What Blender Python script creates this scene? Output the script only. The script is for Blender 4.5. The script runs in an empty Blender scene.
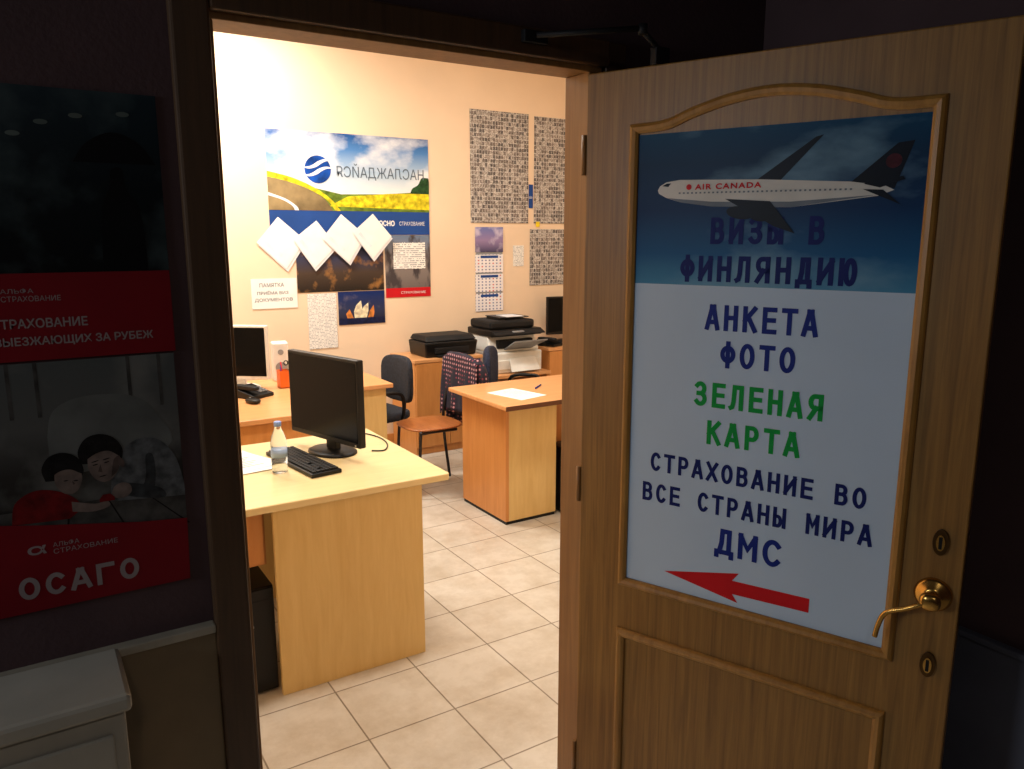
import bpy, math, random
from mathutils import Vector, Matrix
random.seed(7)
scene = bpy.context.scene
scene.view_settings.view_transform = 'Standard'
COL = scene.collection

# ------------------------------------------------------------------ materials
def lin(c):
    o = []
    for v in c[:3]:
        v = v / 255.0
        o.append(v / 12.92 if v <= 0.04045 else ((v + 0.055) / 1.055) ** 2.4)
    return (o[0], o[1], o[2], 1.0)

def newmat(name):
    m = bpy.data.materials.new(name); m.use_nodes = True
    nt = m.node_tree
    return m, nt, nt.nodes['Principled BSDF']

def ramp(nt, stops, interp='LINEAR'):
    r = nt.nodes.new('ShaderNodeValToRGB'); cr = r.color_ramp; cr.interpolation = interp
    while len(cr.elements) < len(stops): cr.elements.new(0.5)
    for e, (p, c) in zip(cr.elements, stops):
        e.position = p; e.color = lin(c)
    return r

def M(name, col, rough=0.5, metal=0.0, var=0.08, scale=12, bump=0.0, bscale=80, spec=0.5):
    m, nt, b = newmat(name); L = nt.links
    b.inputs['Roughness'].default_value = rough
    b.inputs['Metallic'].default_value = metal
    if name.startswith(('print', 'poster', 'plane', 'photo')): spec = 0.12
    b.inputs['Specular IOR Level'].default_value = spec
    tc = nt.nodes.new('ShaderNodeTexCoord')
    n = nt.nodes.new('ShaderNodeTexNoise'); n.inputs['Scale'].default_value = scale
    n.inputs['Detail'].default_value = 4
    L.new(tc.outputs['Object'], n.inputs['Vector'])
    lo = [max(0, c * (1 - var)) for c in col]; hi = [min(255, c * (1 + var)) for c in col]
    r = ramp(nt, [(0.3, lo), (0.7, hi)])
    L.new(n.outputs['Fac'], r.inputs['Fac']); L.new(r.outputs['Color'], b.inputs['Base Color'])
    if bump:
        n2 = nt.nodes.new('ShaderNodeTexNoise'); n2.inputs['Scale'].default_value = bscale
        L.new(tc.outputs['Object'], n2.inputs['Vector'])
        bp = nt.nodes.new('ShaderNodeBump'); bp.inputs['Strength'].default_value = bump
        bp.inputs['Distance'].default_value = 0.01
        L.new(n2.outputs['Fac'], bp.inputs['Height']); L.new(bp.outputs['Normal'], b.inputs['Normal'])
    return m

def wood(name, c1, c2, stretch=(18, 18, 1.2), rough=0.4, scale=2.5):
    m, nt, b = newmat(name); L = nt.links
    b.inputs['Roughness'].default_value = rough
    tc = nt.nodes.new('ShaderNodeTexCoord'); mp = nt.nodes.new('ShaderNodeMapping')
    mp.inputs['Scale'].default_value = stretch
    L.new(tc.outputs['Object'], mp.inputs['Vector'])
    n = nt.nodes.new('ShaderNodeTexNoise'); n.inputs['Scale'].default_value = scale
    n.inputs['Detail'].default_value = 8; n.inputs['Roughness'].default_value = 0.65
    n.inputs['Distortion'].default_value = 0.6
    L.new(mp.outputs['Vector'], n.inputs['Vector'])
    r = ramp(nt, [(0.3, c1), (0.68, c2)])
    L.new(n.outputs['Fac'], r.inputs['Fac']); L.new(r.outputs['Color'], b.inputs['Base Color'])
    return m

def gridmat(name, cw, ch, stops, gapcol, gx=0.15, gz=0.15, interp='CONSTANT', noise=0.0, ndark=(70, 62, 60)):
    """cells in the object XZ plane, random colour per cell"""
    m, nt, b = newmat(name); L = nt.links; N = nt.nodes
    b.inputs['Roughness'].default_value = 0.6
    b.inputs['Specular IOR Level'].default_value = 0.15
    tc = N.new('ShaderNodeTexCoord'); sp = N.new('ShaderNodeSeparateXYZ')
    L.new(tc.outputs['Object'], sp.inputs['Vector'])
    def mth(op, a, bb=None):
        k = N.new('ShaderNodeMath'); k.operation = op
        for i, v in enumerate((a, bb)):
            if v is None: continue
            if isinstance(v, (int, float)): k.inputs[i].default_value = v
            else: L.new(v, k.inputs[i])
        return k.outputs[0]
    u = mth('DIVIDE', sp.outputs['X'], cw); v = mth('DIVIDE', sp.outputs['Z'], ch)
    cb = N.new('ShaderNodeCombineXYZ')
    L.new(mth('FLOOR', u), cb.inputs[0]); L.new(mth('FLOOR', v), cb.inputs[1])
    wn = N.new('ShaderNodeTexWhiteNoise'); wn.noise_dimensions = '3D'
    L.new(cb.outputs[0], wn.inputs['Vector'])
    r = ramp(nt, stops, interp); L.new(wn.outputs['Value'], r.inputs['Fac'])
    fu = mth('FRACT', u); fv = mth('FRACT', v)
    g = mth('MAXIMUM', mth('LESS_THAN', fu, gx), mth('LESS_THAN', fv, gz))
    mx = N.new('ShaderNodeMixRGB'); L.new(g, mx.inputs['Fac'])
    L.new(r.outputs['Color'], mx.inputs['Color1']); mx.inputs['Color2'].default_value = lin(gapcol)
    out = mx.outputs['Color']
    if noise:
        n = N.new('ShaderNodeTexNoise'); n.inputs['Scale'].default_value = 3.0 / cw
        L.new(tc.outputs['Object'], n.inputs['Vector'])
        rr = ramp(nt, [(0.4, ndark), (0.6, (255, 255, 255))])
        L.new(n.outputs['Fac'], rr.inputs['Fac'])
        m2 = N.new('ShaderNodeMixRGB'); m2.blend_type = 'MULTIPLY'; m2.inputs['Fac'].default_value = noise
        L.new(out, m2.inputs['Color1']); L.new(rr.outputs['Color'], m2.inputs['Color2'])
        out = m2.outputs['Color']
    L.new(out, b.inputs['Base Color'])
    return m

def skymat(name, z0, z1, stops, cloud, cscale=6, camt=(0.5, 0.7), stretch=2.0, rough=0.4):
    """vertical gradient with noise clouds, printed on paper"""
    m, nt, b = newmat(name); L = nt.links; N = nt.nodes
    b.inputs['Roughness'].default_value = rough
    b.inputs['Specular IOR Level'].default_value = 0.12
    tc = N.new('ShaderNodeTexCoord'); sp = N.new('ShaderNodeSeparateXYZ')
    L.new(tc.outputs['Object'], sp.inputs['Vector'])
    mr = N.new('ShaderNodeMapRange'); mr.inputs['From Min'].default_value = z0; mr.inputs['From Max'].default_value = z1
    L.new(sp.outputs['Z'], mr.inputs['Value'])
    r = ramp(nt, stops); L.new(mr.outputs['Result'], r.inputs['Fac'])
    mp = N.new('ShaderNodeMapping'); mp.inputs['Scale'].default_value = (1, 1, stretch)
    L.new(tc.outputs['Object'], mp.inputs['Vector'])
    n = N.new('ShaderNodeTexNoise'); n.inputs['Scale'].default_value = cscale; n.inputs['Detail'].default_value = 6
    L.new(mp.outputs['Vector'], n.inputs['Vector'])
    rc = ramp(nt, [(camt[0], (0, 0, 0)), (camt[1], (255, 255, 255))]); L.new(n.outputs['Fac'], rc.inputs['Fac'])
    mx = N.new('ShaderNodeMixRGB'); L.new(rc.outputs['Color'], mx.inputs['Fac'])
    L.new(r.outputs['Color'], mx.inputs['Color1']); mx.inputs['Color2'].default_value = lin(cloud)
    L.new(mx.outputs['Color'], b.inputs['Base Color'])
    return m

def emis(name, col, s):
    m, nt, b = newmat(name)
    b.inputs['Emission Color'].default_value = lin(col); b.inputs['Emission Strength'].default_value = s
    return m

# ------------------------------------------------------------------ geometry helpers
def link(o, par=None):
    COL.objects.link(o)
    if par is not None: o.parent = par
    return o

def grp(name, loc=(0, 0, 0), rz=0.0):
    e = bpy.data.objects.new(name, None); e.empty_display_size = 0.05
    COL.objects.link(e); e.location = loc; e.rotation_euler = (0, 0, math.radians(rz))
    return e

def mesh(par, name, vs, fs, mat, smooth=False):
    me = bpy.data.meshes.new(name); me.from_pydata([tuple(v) for v in vs], [], fs); me.update()
    if mat is not None:
        for mm in (mat if isinstance(mat, (list, tuple)) else [mat]): me.materials.append(mm)
    if smooth:
        for p in me.polygons: p.use_smooth = True
    return link(bpy.data.objects.new(name, me), par)

def addbev(o, w, seg=2):
    if w > 0:
        b = o.modifiers.new('Bevel', 'BEVEL'); b.width = w; b.segments = seg; b.limit_method = 'ANGLE'
    return o

BF = [(0, 3, 2, 1), (4, 5, 6, 7), (0, 1, 5, 4), (1, 2, 6, 5), (2, 3, 7, 6), (3, 0, 4, 7)]
def bv(x0, x1, y0, y1, z0, z1):
    return [(x0, y0, z0), (x1, y0, z0), (x1, y1, z0), (x0, y1, z0), (x0, y0, z1), (x1, y0, z1), (x1, y1, z1), (x0, y1, z1)]
def box(par, name, x0, x1, y0, y1, z0, z1, mat, bev=0.002):
    return addbev(mesh(par, name, bv(x0, x1, y0, y1, z0, z1), BF, mat), bev)
def boxes(par, name, lst, mat, bev=0.0):
    vs, fs = [], []
    for b in lst:
        k = len(vs); vs += bv(*b); fs += [tuple(i + k for i in f) for f in BF]
    return addbev(mesh(par, name, vs, fs, mat), bev)

def cyl(par, name, p0, p1, r, mat, r2=None, seg=20):
    p0 = Vector(p0); p1 = Vector(p1); r2 = r if r2 is None else r2
    d = (p1 - p0).normalized(); a = d.orthogonal().normalized(); b = d.cross(a)
    vs = []
    for p, rr in ((p0, r), (p1, r2)):
        for i in range(seg):
            t = 2 * math.pi * i / seg
            vs.append(p + a * math.cos(t) * rr + b * math.sin(t) * rr)
    fs = [(i, (i + 1) % seg, seg + (i + 1) % seg, seg + i) for i in range(seg)]
    fs += [tuple(range(seg - 1, -1, -1)), tuple(range(seg, 2 * seg))]
    o = mesh(par, name, vs, fs, mat)
    for p in o.data.polygons:
        if len(p.vertices) == 4: p.use_smooth = True
    return o

def tube(par, name, pts, r, mat, closed=False, seg=10):
    P = [Vector(p) for p in pts]; n = len(P); vs, fs = [], []
    up = None
    for i in range(n):
        if closed: t = (P[(i + 1) % n] - P[i - 1])
        else: t = P[min(i + 1, n - 1)] - P[max(i - 1, 0)]
        t.normalize()
        if up is None: a = t.orthogonal().normalized()
        else: a = (up - t * up.dot(t)).normalized()
        up = a; b = t.cross(a).normalized()
        for k in range(seg):
            th = 2 * math.pi * k / seg
            vs.append(P[i] + a * math.cos(th) * r + b * math.sin(th) * r)
    m = n if closed else n - 1
    for i in range(m):
        for k in range(seg):
            j = (i + 1) % n
            fs.append((i * seg + k, i * seg + (k + 1) % seg, j * seg + (k + 1) % seg, j * seg + k))
    if not closed:
        fs.append(tuple(range(seg - 1, -1, -1))); fs.append(tuple((n - 1) * seg + k for k in range(seg)))
    return mesh(par, name, vs, fs, mat, smooth=True)

def smoothpath(pts, k=6):
    P = [Vector(p) for p in pts]; out = []
    for i in range(len(P) - 1):
        p0 = P[max(i - 1, 0)]; p1 = P[i]; p2 = P[i + 1]; p3 = P[min(i + 2, len(P) - 1)]
        for j in range(k):
            t = j / k
            out.append(0.5 * ((2 * p1) + (p2 - p0) * t + (2 * p0 - 5 * p1 + 4 * p2 - p3) * t * t + (3 * p1 - p0 - 3 * p2 + p3) * t ** 3))
    out.append(P[-1]); return out
def sp2(pts, k=5): return [(p.x, p.y) for p in smoothpath([(a, b, 0) for a, b in pts], k)]

def lathe(par, name, prof, c, mat, seg=28, sx=1, sy=1):
    vs, fs = [], []
    for (r, z) in prof:
        for k in range(seg):
            t = 2 * math.pi * k / seg
            vs.append((c[0] + r * math.cos(t) * sx, c[1] + r * math.sin(t) * sy, c[2] + z))
    for i in range(len(prof) - 1):
        for k in range(seg):
            fs.append((i * seg + k, i * seg + (k + 1) % seg, (i + 1) * seg + (k + 1) % seg, (i + 1) * seg + k))
    fs.append(tuple(range(seg - 1, -1, -1))); fs.append(tuple((len(prof) - 1) * seg + k for k in range(seg)))
    o = mesh(par, name, vs, fs, mat)
    for p in o.data.polygons: p.use_smooth = len(p.vertices) == 4
    return o

def pad(par, name, c, s, mat, e=0.35, bend=0.0, axis='y', nu=32, nv=16, tap=0.0):
    """super-ellipsoid cushion, half sizes s, optionally bowed"""
    def sg(v, ex): return math.copysign(abs(v) ** ex, v)
    vs, fs = [], []
    for j in range(nv + 1):
        ph = -math.pi / 2 + math.pi * j / nv
        for i in range(nu):
            th = 2 * math.pi * i / nu
            x = sg(math.cos(ph), e) * sg(math.cos(th), e); y = sg(math.cos(ph), e) * sg(math.sin(th), e); z = sg(math.sin(ph), e)
            x *= 1 - tap * (z + 1) / 2
            X, Y, Z = x * s[0], y * s[1], z * s[2]
            if axis == 'y': Y += bend * x * x
            elif axis == 'z': Z += bend * (x * x + y * y)
            vs.append((c[0] + X, c[1] + Y, c[2] + Z))
    for j in range(nv):
        for i in range(nu):
            fs.append((j * nu + i, j * nu + (i + 1) % nu, (j + 1) * nu + (i + 1) % nu, (j + 1) * nu + i))
    return mesh(par, name, vs, fs, mat, smooth=True)

def flat(par, name, pts, y, mat, th=0.0004):
    """extruded polygon in the XZ plane facing -Y (front at y)"""
    n = len(pts)
    area = sum(pts[i][0] * pts[(i + 1) % n][1] - pts[(i + 1) % n][0] * pts[i][1] for i in range(n))
    if area < 0: pts = pts[::-1]
    vs = [(p[0], y, p[1]) for p in pts] + [(p[0], y + th, p[1]) for p in pts]
    fs = [tuple(range(n)), tuple(range(2 * n - 1, n - 1, -1))]
    fs += [(i, n + i, n + (i + 1) % n, (i + 1) % n) for i in range(n)]
    return mesh(par, name, vs, fs, mat)
def rect(par, name, x0, x1, z0, z1, y, mat, th=0.0004):
    return flat(par, name, [(x0, z0), (x1, z0), (x1, z1), (x0, z1)], y, mat, th)
def ell(cx, cz, rx, rz, n=28, a0=0):
    a0 = math.radians(a0)
    return [(cx + rx * math.cos(2 * math.pi * i / n) * math.cos(a0) - rz * math.sin(2 * math.pi * i / n) * math.sin(a0),
             cz + rx * math.cos(2 * math.pi * i / n) * math.sin(a0) + rz * math.sin(2 * math.pi * i / n) * math.cos(a0)) for i in range(n)]

def text(par, name, s, x0, x1, z0, z1, y, mat, bold=0.0, mirror=False, sp=1.0):
    """printed lettering fitted to a rectangle; bold = stroke growth in metres (overprinted copies)"""
    cu = bpy.data.curves.new(name, 'FONT'); cu.body = s; cu.size = 1; cu.resolution_u = 3; cu.space_character = sp
    to = bpy.data.objects.new(name + '_tmp', cu); COL.objects.link(to)
    dg = bpy.context.evaluated_depsgraph_get(); dg.update()
    me = bpy.data.meshes.new_from_object(to.evaluated_get(dg))
    bpy.data.objects.remove(to)
    if len(me.vertices) == 0: return None
    xs = [v.co.x for v in me.vertices]; ys = [v.co.y for v in me.vertices]
    a, b, c, d = min(xs), max(xs), min(ys), max(ys)
    bx = bold
    base = []
    for v in me.vertices:
        fx = (v.co.x - a) / (b - a)
        if mirror: fx = 1 - fx
        fz = (v.co.y - c) / (d - c)
        base.append((x0 + bx + fx * (x1 - x0 - 2 * bx), z0 + bx + fz * (z1 - z0 - 2 * bx)))
    faces = [tuple(p.vertices) for p in me.polygons]
    if mirror: faces = [f[::-1] for f in faces]
    offs = [(0, 0)] if bold == 0 else [(bold * math.cos(k * math.pi / 4), bold * math.sin(k * math.pi / 4)) for k in range(8)] + [(0, 0)]
    vs, fs = [], []
    for i, (ox, oz) in enumerate(offs):
        k = len(vs)
        vs += [(p[0] + ox, y - i * 0.00002, p[1] + oz) for p in base]
        fs += [tuple(q + k for q in f) for f in faces]
    return mesh(par, name, vs, fs, mat)

# hand-drawn monospaced bold Cyrillic (mitred ribbon strokes in a unit box)
def arc(cx, cy, rx, ry, a0, a1, n=12):
    return [(cx + rx * math.cos(math.radians(a0 + (a1 - a0) * i / n)), cy + ry * math.sin(math.radians(a0 + (a1 - a0) * i / n))) for i in range(n + 1)]
GL = {
 'А': [[(0, 0), (.44, 1)], [(.56, 1), (1, 0)], [(.18, .28), (.82, .28)], [(.40, 1), (.60, 1)]],
 'В': [[(.05, -.0), (.05, 1)], [(.05, 1)] + arc(.52, .77, .34, .23, 90, -90) + [(.05, .54)], [(.05, .54)] + arc(.56, .27, .38, .27, 90, -90) + [(.05, 0)]],
 'Г': [[(.08, 0), (.08, 1), (.95, 1)]],
 'Д': [[(0, -.16), (0, .02), (1, .02), (1, -.16)], [(.18, .02), (.32, .45), (.36, 1), (.82, 1), (.82, .02)]],
 'Е': [[(.95, 1), (.08, 1), (.08, 0), (.98, 0)], [(.08, .52), (.88, .52)]],
 'З': [arc(.45, .76, .40, .24, 145, -90) + [(.28, .52)], [(.28, .52)] + arc(.48, .26, .44, .26, 90, -145)],
 'И': [[(.04, 1), (.04, 0)], [(.96, 1), (.96, 0)], [(.04, .08), (.96, .92)]],
 'К': [[(.05, 0), (.05, 1)], [(.92, 1), (.08, .44)], [(.36, .60), (.98, 0)]],
 'Л': [[(-.04, 0), (.10, .04), (.20, .30), (.26, 1), (.92, 1), (.92, 0)]],
 'М': [[(.02, 0), (.02, 1)], [(.98, 0), (.98, 1)], [(.04, .96), (.5, .40), (.96, .96)]],
 'Н': [[(.05, 0), (.05, 1)], [(.95, 0), (.95, 1)], [(.05, .52), (.95, .52)]],
 'О': [arc(.5, .5, .47, .5, 0, 360, 28)],
 'Р': [[(.08, 0), (.08, 1)], [(.08, 1)] + arc(.54, .72, .38, .28, 90, -90) + [(.08, .44)]],
 'С': [arc(.54, .5, .48, .5, 45, 315, 20)],
 'Т': [[(0, 1), (1, 1)], [(.5, 1), (.5, 0)]],
 'Ф': [[(.5, -.05), (.5, 1.05)], arc(.5, .52, .50, .32, 0, 360, 28)],
 'Х': [[(0, 0), (1, 1)], [(0, 1), (1, 0)]],
 'Ы': [[(.0, 1), (.0, 0)] + arc(.34, .28, .30, .28, -90, 90) + [(.0, .56)], [(1.02, 0), (1.02, 1)]],
 'Ю': [[(0, 0), (0, 1)], [(0, .5), (.36, .5)], arc(.70, .5, .34, .5, 0, 360, 28)],
 'Я': [[(.93, 0), (.93, 1)] + arc(.44, .73, .38, .27, 90, 270) + [(.93, .46)], [(.55, .46), (.04, 0)]],
}
def sign(par, name, s, x0, x1, z0, z1, y, mat, sw, gap=.20):
    n = len(s); r = sw / 2
    adv = (x1 - x0) / (n - gap); gw = adv * (1 - gap)
    vs, fs = [], []
    for i, ch in enumerate(s):
        if ch == ' ': continue
        ox = x0 + i * adv
        for q, st in enumerate(GL[ch]):
            P = [Vector((ox + r + px * (gw - sw), z0 + r + pz * (z1 - z0 - sw))) for px, pz in st]
            closed = (P[0] - P[-1]).length < 1e-7
            if closed: P = P[:-1]
            # drop duplicate points
            Q = [P[0]]
            for p in P[1:]:
                if (p - Q[-1]).length > 1e-6: Q.append(p)
            P = Q; m = len(P); k0 = len(vs); yy = y - q * .00006 - (i % 2) * .00002
            if not closed:   # square caps
                d0 = (P[0] - P[1]).normalized(); d1 = (P[-1] - P[-2]).normalized()
                P = [P[0] + d0 * r] + P[1:-1] + [P[-1] + d1 * r]
            for j in range(m):
                a = (P[j] - P[j - 1]).normalized() if (j > 0 or closed) else (P[1] - P[0]).normalized()
                b = (P[(j + 1) % m] - P[j]).normalized() if (j < m - 1 or closed) else a
                na = Vector((-a.y, a.x)); nb = Vector((-b.y, b.x)); mm = na + nb
                mm = mm.normalized() if mm.length > .1 else na
                k = min(1.6, 1 / max(.3, mm.dot(na)))
                vs.append((P[j].x - mm.x * r * k, yy, P[j].y - mm.y * r * k)); vs.append((P[j].x + mm.x * r * k, yy, P[j].y + mm.y * r * k))
            for j in range(m if closed else m - 1):
                e = (j + 1) % m
                fs.append((k0 + 2 * j, k0 + 2 * e, k0 + 2 * e + 1, k0 + 2 * j + 1))
    return mesh(par, name, vs, fs, mat)

# ------------------------------------------------------------------ material library
m_wall = M('room_wall_paint', (236, 211, 182), 0.85, var=0.02, scale=2, bump=0.05, bscale=150)
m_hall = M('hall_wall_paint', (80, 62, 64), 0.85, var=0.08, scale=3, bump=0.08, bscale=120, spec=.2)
m_ceil = M('ceiling_paint', (240, 237, 230), 0.9, var=0.02)
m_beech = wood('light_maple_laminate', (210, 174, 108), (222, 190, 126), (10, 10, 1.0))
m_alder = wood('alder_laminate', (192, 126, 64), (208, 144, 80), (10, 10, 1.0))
m_aldert = wood('alder_laminate_lit_top', (206, 146, 92), (220, 162, 108), (1.2, 12, 10), rough=0.3)  # lighter copy of the alder; light on upper faces put into the colour
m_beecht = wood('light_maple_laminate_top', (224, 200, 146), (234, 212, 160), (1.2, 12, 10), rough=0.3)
m_edge = M('dark_edge_band', (92, 52, 26), 0.5)
m_door = wood('oak_door_veneer', (112, 78, 32), (156, 114, 54), (34, 34, 1.0), rough=0.42)
m_doorm = wood('oak_moulding', (140, 98, 42), (176, 130, 64), (20, 20, 2.0), rough=0.36)
m_frame = wood('door_frame_wood', (124, 86, 44), (150, 108, 60), (20, 20, 1.0), rough=0.45)
m_framed = wood('shade_toned_casing_wood', (66, 45, 26), (88, 62, 38), (20, 20, 1.0), rough=0.5)  # darker copy of the frame wood; unlit hall side put into the colour
m_black = M('black_plastic', (12, 12, 13), 0.4, var=0.1, spec=.3)
m_blackr = M('black_plastic_matte', (20, 20, 22), 0.6, var=0.15, spec=.3)
m_screen = M('dark_screen_glass', (6, 7, 9), 0.2, var=0.05, spec=.10)
m_white = M('white_plastic', (225, 225, 220), 0.45, var=0.03)
m_grey = M('grey_plastic', (140, 142, 145), 0.5, var=0.05)
m_paper = M('white_paper', (240, 240, 236), 0.7, var=0.02)
m_paper2 = M('white_paper_shaded_print', (222, 222, 226), 0.7, var=0.06, scale=9)
m_brass = M('polished_brass', (206, 160, 84), 0.24, metal=1.0, var=0.05)
m_bronze = M('dark_bronze', (90, 66, 40), 0.35, metal=1.0, var=0.1)
m_metal = M('dark_steel_tube', (60, 60, 64), 0.35, metal=0.9)
m_chrome = M('chrome', (200, 200, 205), 0.2, metal=1.0)
m_fabric = M('charcoal_fabric', (34, 36, 44), 0.95, var=0.25, scale=60, bump=0.3, bscale=400)
m_fabricb = M('dark_blue_fabric', (34, 40, 60), 0.95, var=0.25, scale=60, bump=0.3, bscale=400)
m_red = M('print_red', (196, 30, 38), 0.45, var=0.03)
m_redd = M('print_red_dimmed', (124, 20, 30), 0.5, var=0.03)  # red of the left hall posters, dim light put into the colour
m_navy = M('print_navy', (26, 44, 128), 0.5, var=0.03)
m_navyd = M('print_dark_navy', (22, 34, 100), 0.5, var=0.03)
m_green = M('print_green', (20, 150, 66), 0.5, var=0.03)
m_pwhite = M('print_white', (235, 235, 235), 0.5, var=0.02)
m_pwhited = M('print_white_dimmed', (150, 138, 138), 0.5, var=0.02)  # white lettering darkened in colour to stand for weak hall light
m_pposter = M('poster_pale_blue', (184, 206, 230), 0.4, var=0.02, scale=3)
m_orange = M('orange_plastic', (232, 104, 20), 0.4)
m_seatw = wood('stained_plywood', (140, 78, 36), (170, 104, 56), (3, 20, 10), rough=0.3)
m_lines = gridmat('printed_text_lines', 0.009, 0.016, [(0, (238, 236, 230)), (0.35, (150, 150, 154)), (0.7, (130, 132, 138))], (240, 238, 232), 0.15, 0.55)
m_linesf = gridmat('fine_print_lines', 0.006, 0.011, [(0, (228, 226, 220)), (0.4, (176, 176, 178)), (0.75, (150, 150, 154))], (238, 236, 230), 0.15, 0.5)
m_cal = gridmat('calendar_grid', 0.036, 0.026, [(0, (130, 140, 176)), (0.5, (120, 126, 150)), (0.85, (200, 110, 110))], (236, 232, 236), 0.6, 0.55)
m_photos = gridmat('photo_sheet_grid', 0.026, 0.034, [(0, (176, 166, 158)), (0.25, (140, 130, 124)), (0.5, (200, 192, 184)), (0.75, (120, 114, 112))], (214, 210, 204), 0.16, 0.18, noise=0.65, ndark=(110, 100, 98))

# ------------------------------------------------------------------ room shell
def floormat():
    m, nt, b = newmat('ceramic_floor_tiles'); L = nt.links; N = nt.nodes
    tc = N.new('ShaderNodeTexCoord'); mp = N.new('ShaderNodeMapping')
    mp.inputs['Location'].default_value = (-0.20, -0.28, 0)
    L.new(tc.outputs['Object'], mp.inputs['Vector'])
    br = N.new('ShaderNodeTexBrick'); br.offset = 0.0
    br.inputs['Scale'].default_value = 1.0
    br.inputs['Brick Width'].default_value = 0.33; br.inputs['Row Height'].default_value = 0.33
    br.inputs['Mortar Size'].default_value = 0.0035; br.inputs['Mortar Smooth'].default_value = 0.3
    br.inputs['Color1'].default_value = lin((206, 199, 187)); br.inputs['Color2'].default_value = lin((198, 190, 177))
    br.inputs['Mortar'].default_value = lin((134, 122, 106))
    L.new(mp.outputs['Vector'], br.inputs['Vector'])
    n = N.new('ShaderNodeTexNoise'); n.inputs['Scale'].default_value = 5; n.inputs['Detail'].default_value = 10; n.inputs['Roughness'].default_value = .7
    L.new(tc.outputs['Object'], n.inputs['Vector'])
    r = ramp(nt, [(0.35, (230, 224, 216)), (0.6, (255, 255, 255))]); L.new(n.outputs['Fac'], r.inputs['Fac'])
    mx = N.new('ShaderNodeMixRGB'); mx.blend_type = 'MULTIPLY'; mx.inputs['Fac'].default_value = 1
    L.new(br.outputs['Color'], mx.inputs['Color1']); L.new(r.outputs['Color'], mx.inputs['Color2'])
    L.new(mx.outputs['Color'], b.inputs['Base Color'])
    b.inputs['Roughness'].default_value = 0.35
    bp = N.new('ShaderNodeBump'); bp.inputs['Strength'].default_value = 0.4; bp.inputs['Distance'].default_value = 0.003; bp.invert = True
    L.new(br.outputs['Fac'], bp.inputs['Height']); L.new(bp.outputs['Normal'], b.inputs['Normal'])
    return m
m_floor = floormat()

CH = 3.3
box(None, 'floor', -2.6, 4.8, -1.6, 5.95, -0.1, 0.0, m_floor, 0)
box(None, 'ceiling', -2.6, 4.8, -1.6, 5.95, CH, CH + .1, m_ceil, 0)
box(None, 'wall_back', -0.9, 4.8, 5.8, 5.9, 0, CH, m_wall, 0)
box(None, 'wall_room_left', -0.9, -0.8, 1.58, 5.8, 0, CH, m_wall, 0)
box(None, 'wall_room_right', 4.7, 4.8, 1.58, 5.8, 0, CH, m_wall, 0)
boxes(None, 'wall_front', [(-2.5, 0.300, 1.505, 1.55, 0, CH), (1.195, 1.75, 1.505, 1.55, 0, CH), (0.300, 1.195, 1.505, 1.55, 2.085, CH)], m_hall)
boxes(None, 'wall_partition', [(-2.6, 0.300, 1.55, 1.58, 0, CH), (1.195, 4.8, 1.55, 1.58, 0, CH), (0.300, 1.195, 1.55, 1.58, 2.085, CH)], m_wall)
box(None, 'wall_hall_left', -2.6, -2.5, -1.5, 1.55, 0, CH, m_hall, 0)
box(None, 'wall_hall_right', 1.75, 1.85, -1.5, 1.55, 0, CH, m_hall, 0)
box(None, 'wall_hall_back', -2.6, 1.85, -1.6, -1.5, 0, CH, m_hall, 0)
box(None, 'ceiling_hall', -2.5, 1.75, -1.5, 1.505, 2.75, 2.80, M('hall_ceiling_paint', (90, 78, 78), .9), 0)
box(None, 'baseboard_back', -0.8, 4.7, 5.785, 5.8, 0, 0.08, m_alder, 0.003)
box(None, 'baseboard_right', 4.685, 4.7, 1.58, 5.785, 0, 0.08, m_alder, 0.003)
m_wains = M('beige_wainscot', (122, 104, 76), 0.6, var=0.08, scale=5)
m_wainsr = M('grey_wainscot', (90, 92, 106), 0.6, var=0.08, scale=5)
g = grp('trim_1'); box(g, 'panel', -2.5, 0.262, 1.490, 1.505, 0, 0.925, m_wains, 0.001)
box(g, 'cap_rail', -2.5, 0.262, 1.480, 1.505, 0.925, 0.943, M('wainscot_cap', (150, 142, 126), 0.5), 0.003)
g = grp('trim_2'); box(g, 'panel', 1.738, 1.75, -1.5, 1.49, 0, 0.79, m_wainsr, 0.001)
box(g, 'cap_rail', 1.728, 1.75, -1.5, 1.49, 0.79, 0.805, m_wainsr, 0.003)

# door frame
g = grp('door_frame')
box(g, 'jamb_left', 0.300, 0.335, 1.495, 1.587, 0, 2.05, m_frame, 0.002)
box(g, 'jamb_right', 1.158, 1.195, 1.495, 1.587, 0, 2.05, m_frame, 0.002)
box(g, 'jamb_head', 0.300, 1.195, 1.495, 1.587, 2.05, 2.085, m_frame, 0.002)
box(g, 'casing_left', 0.262, 0.327, 1.478, 1.505, 0, 2.12, m_framed, 0.005)
box(g, 'casing_right', 1.205, 1.265, 1.492, 1.505, 0, 2.12, m_framed, 0.003)
box(g, 'casing_head', 0.327, 1.205, 1.478, 1.505, 2.062, 2.12, m_framed, 0.005)

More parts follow.
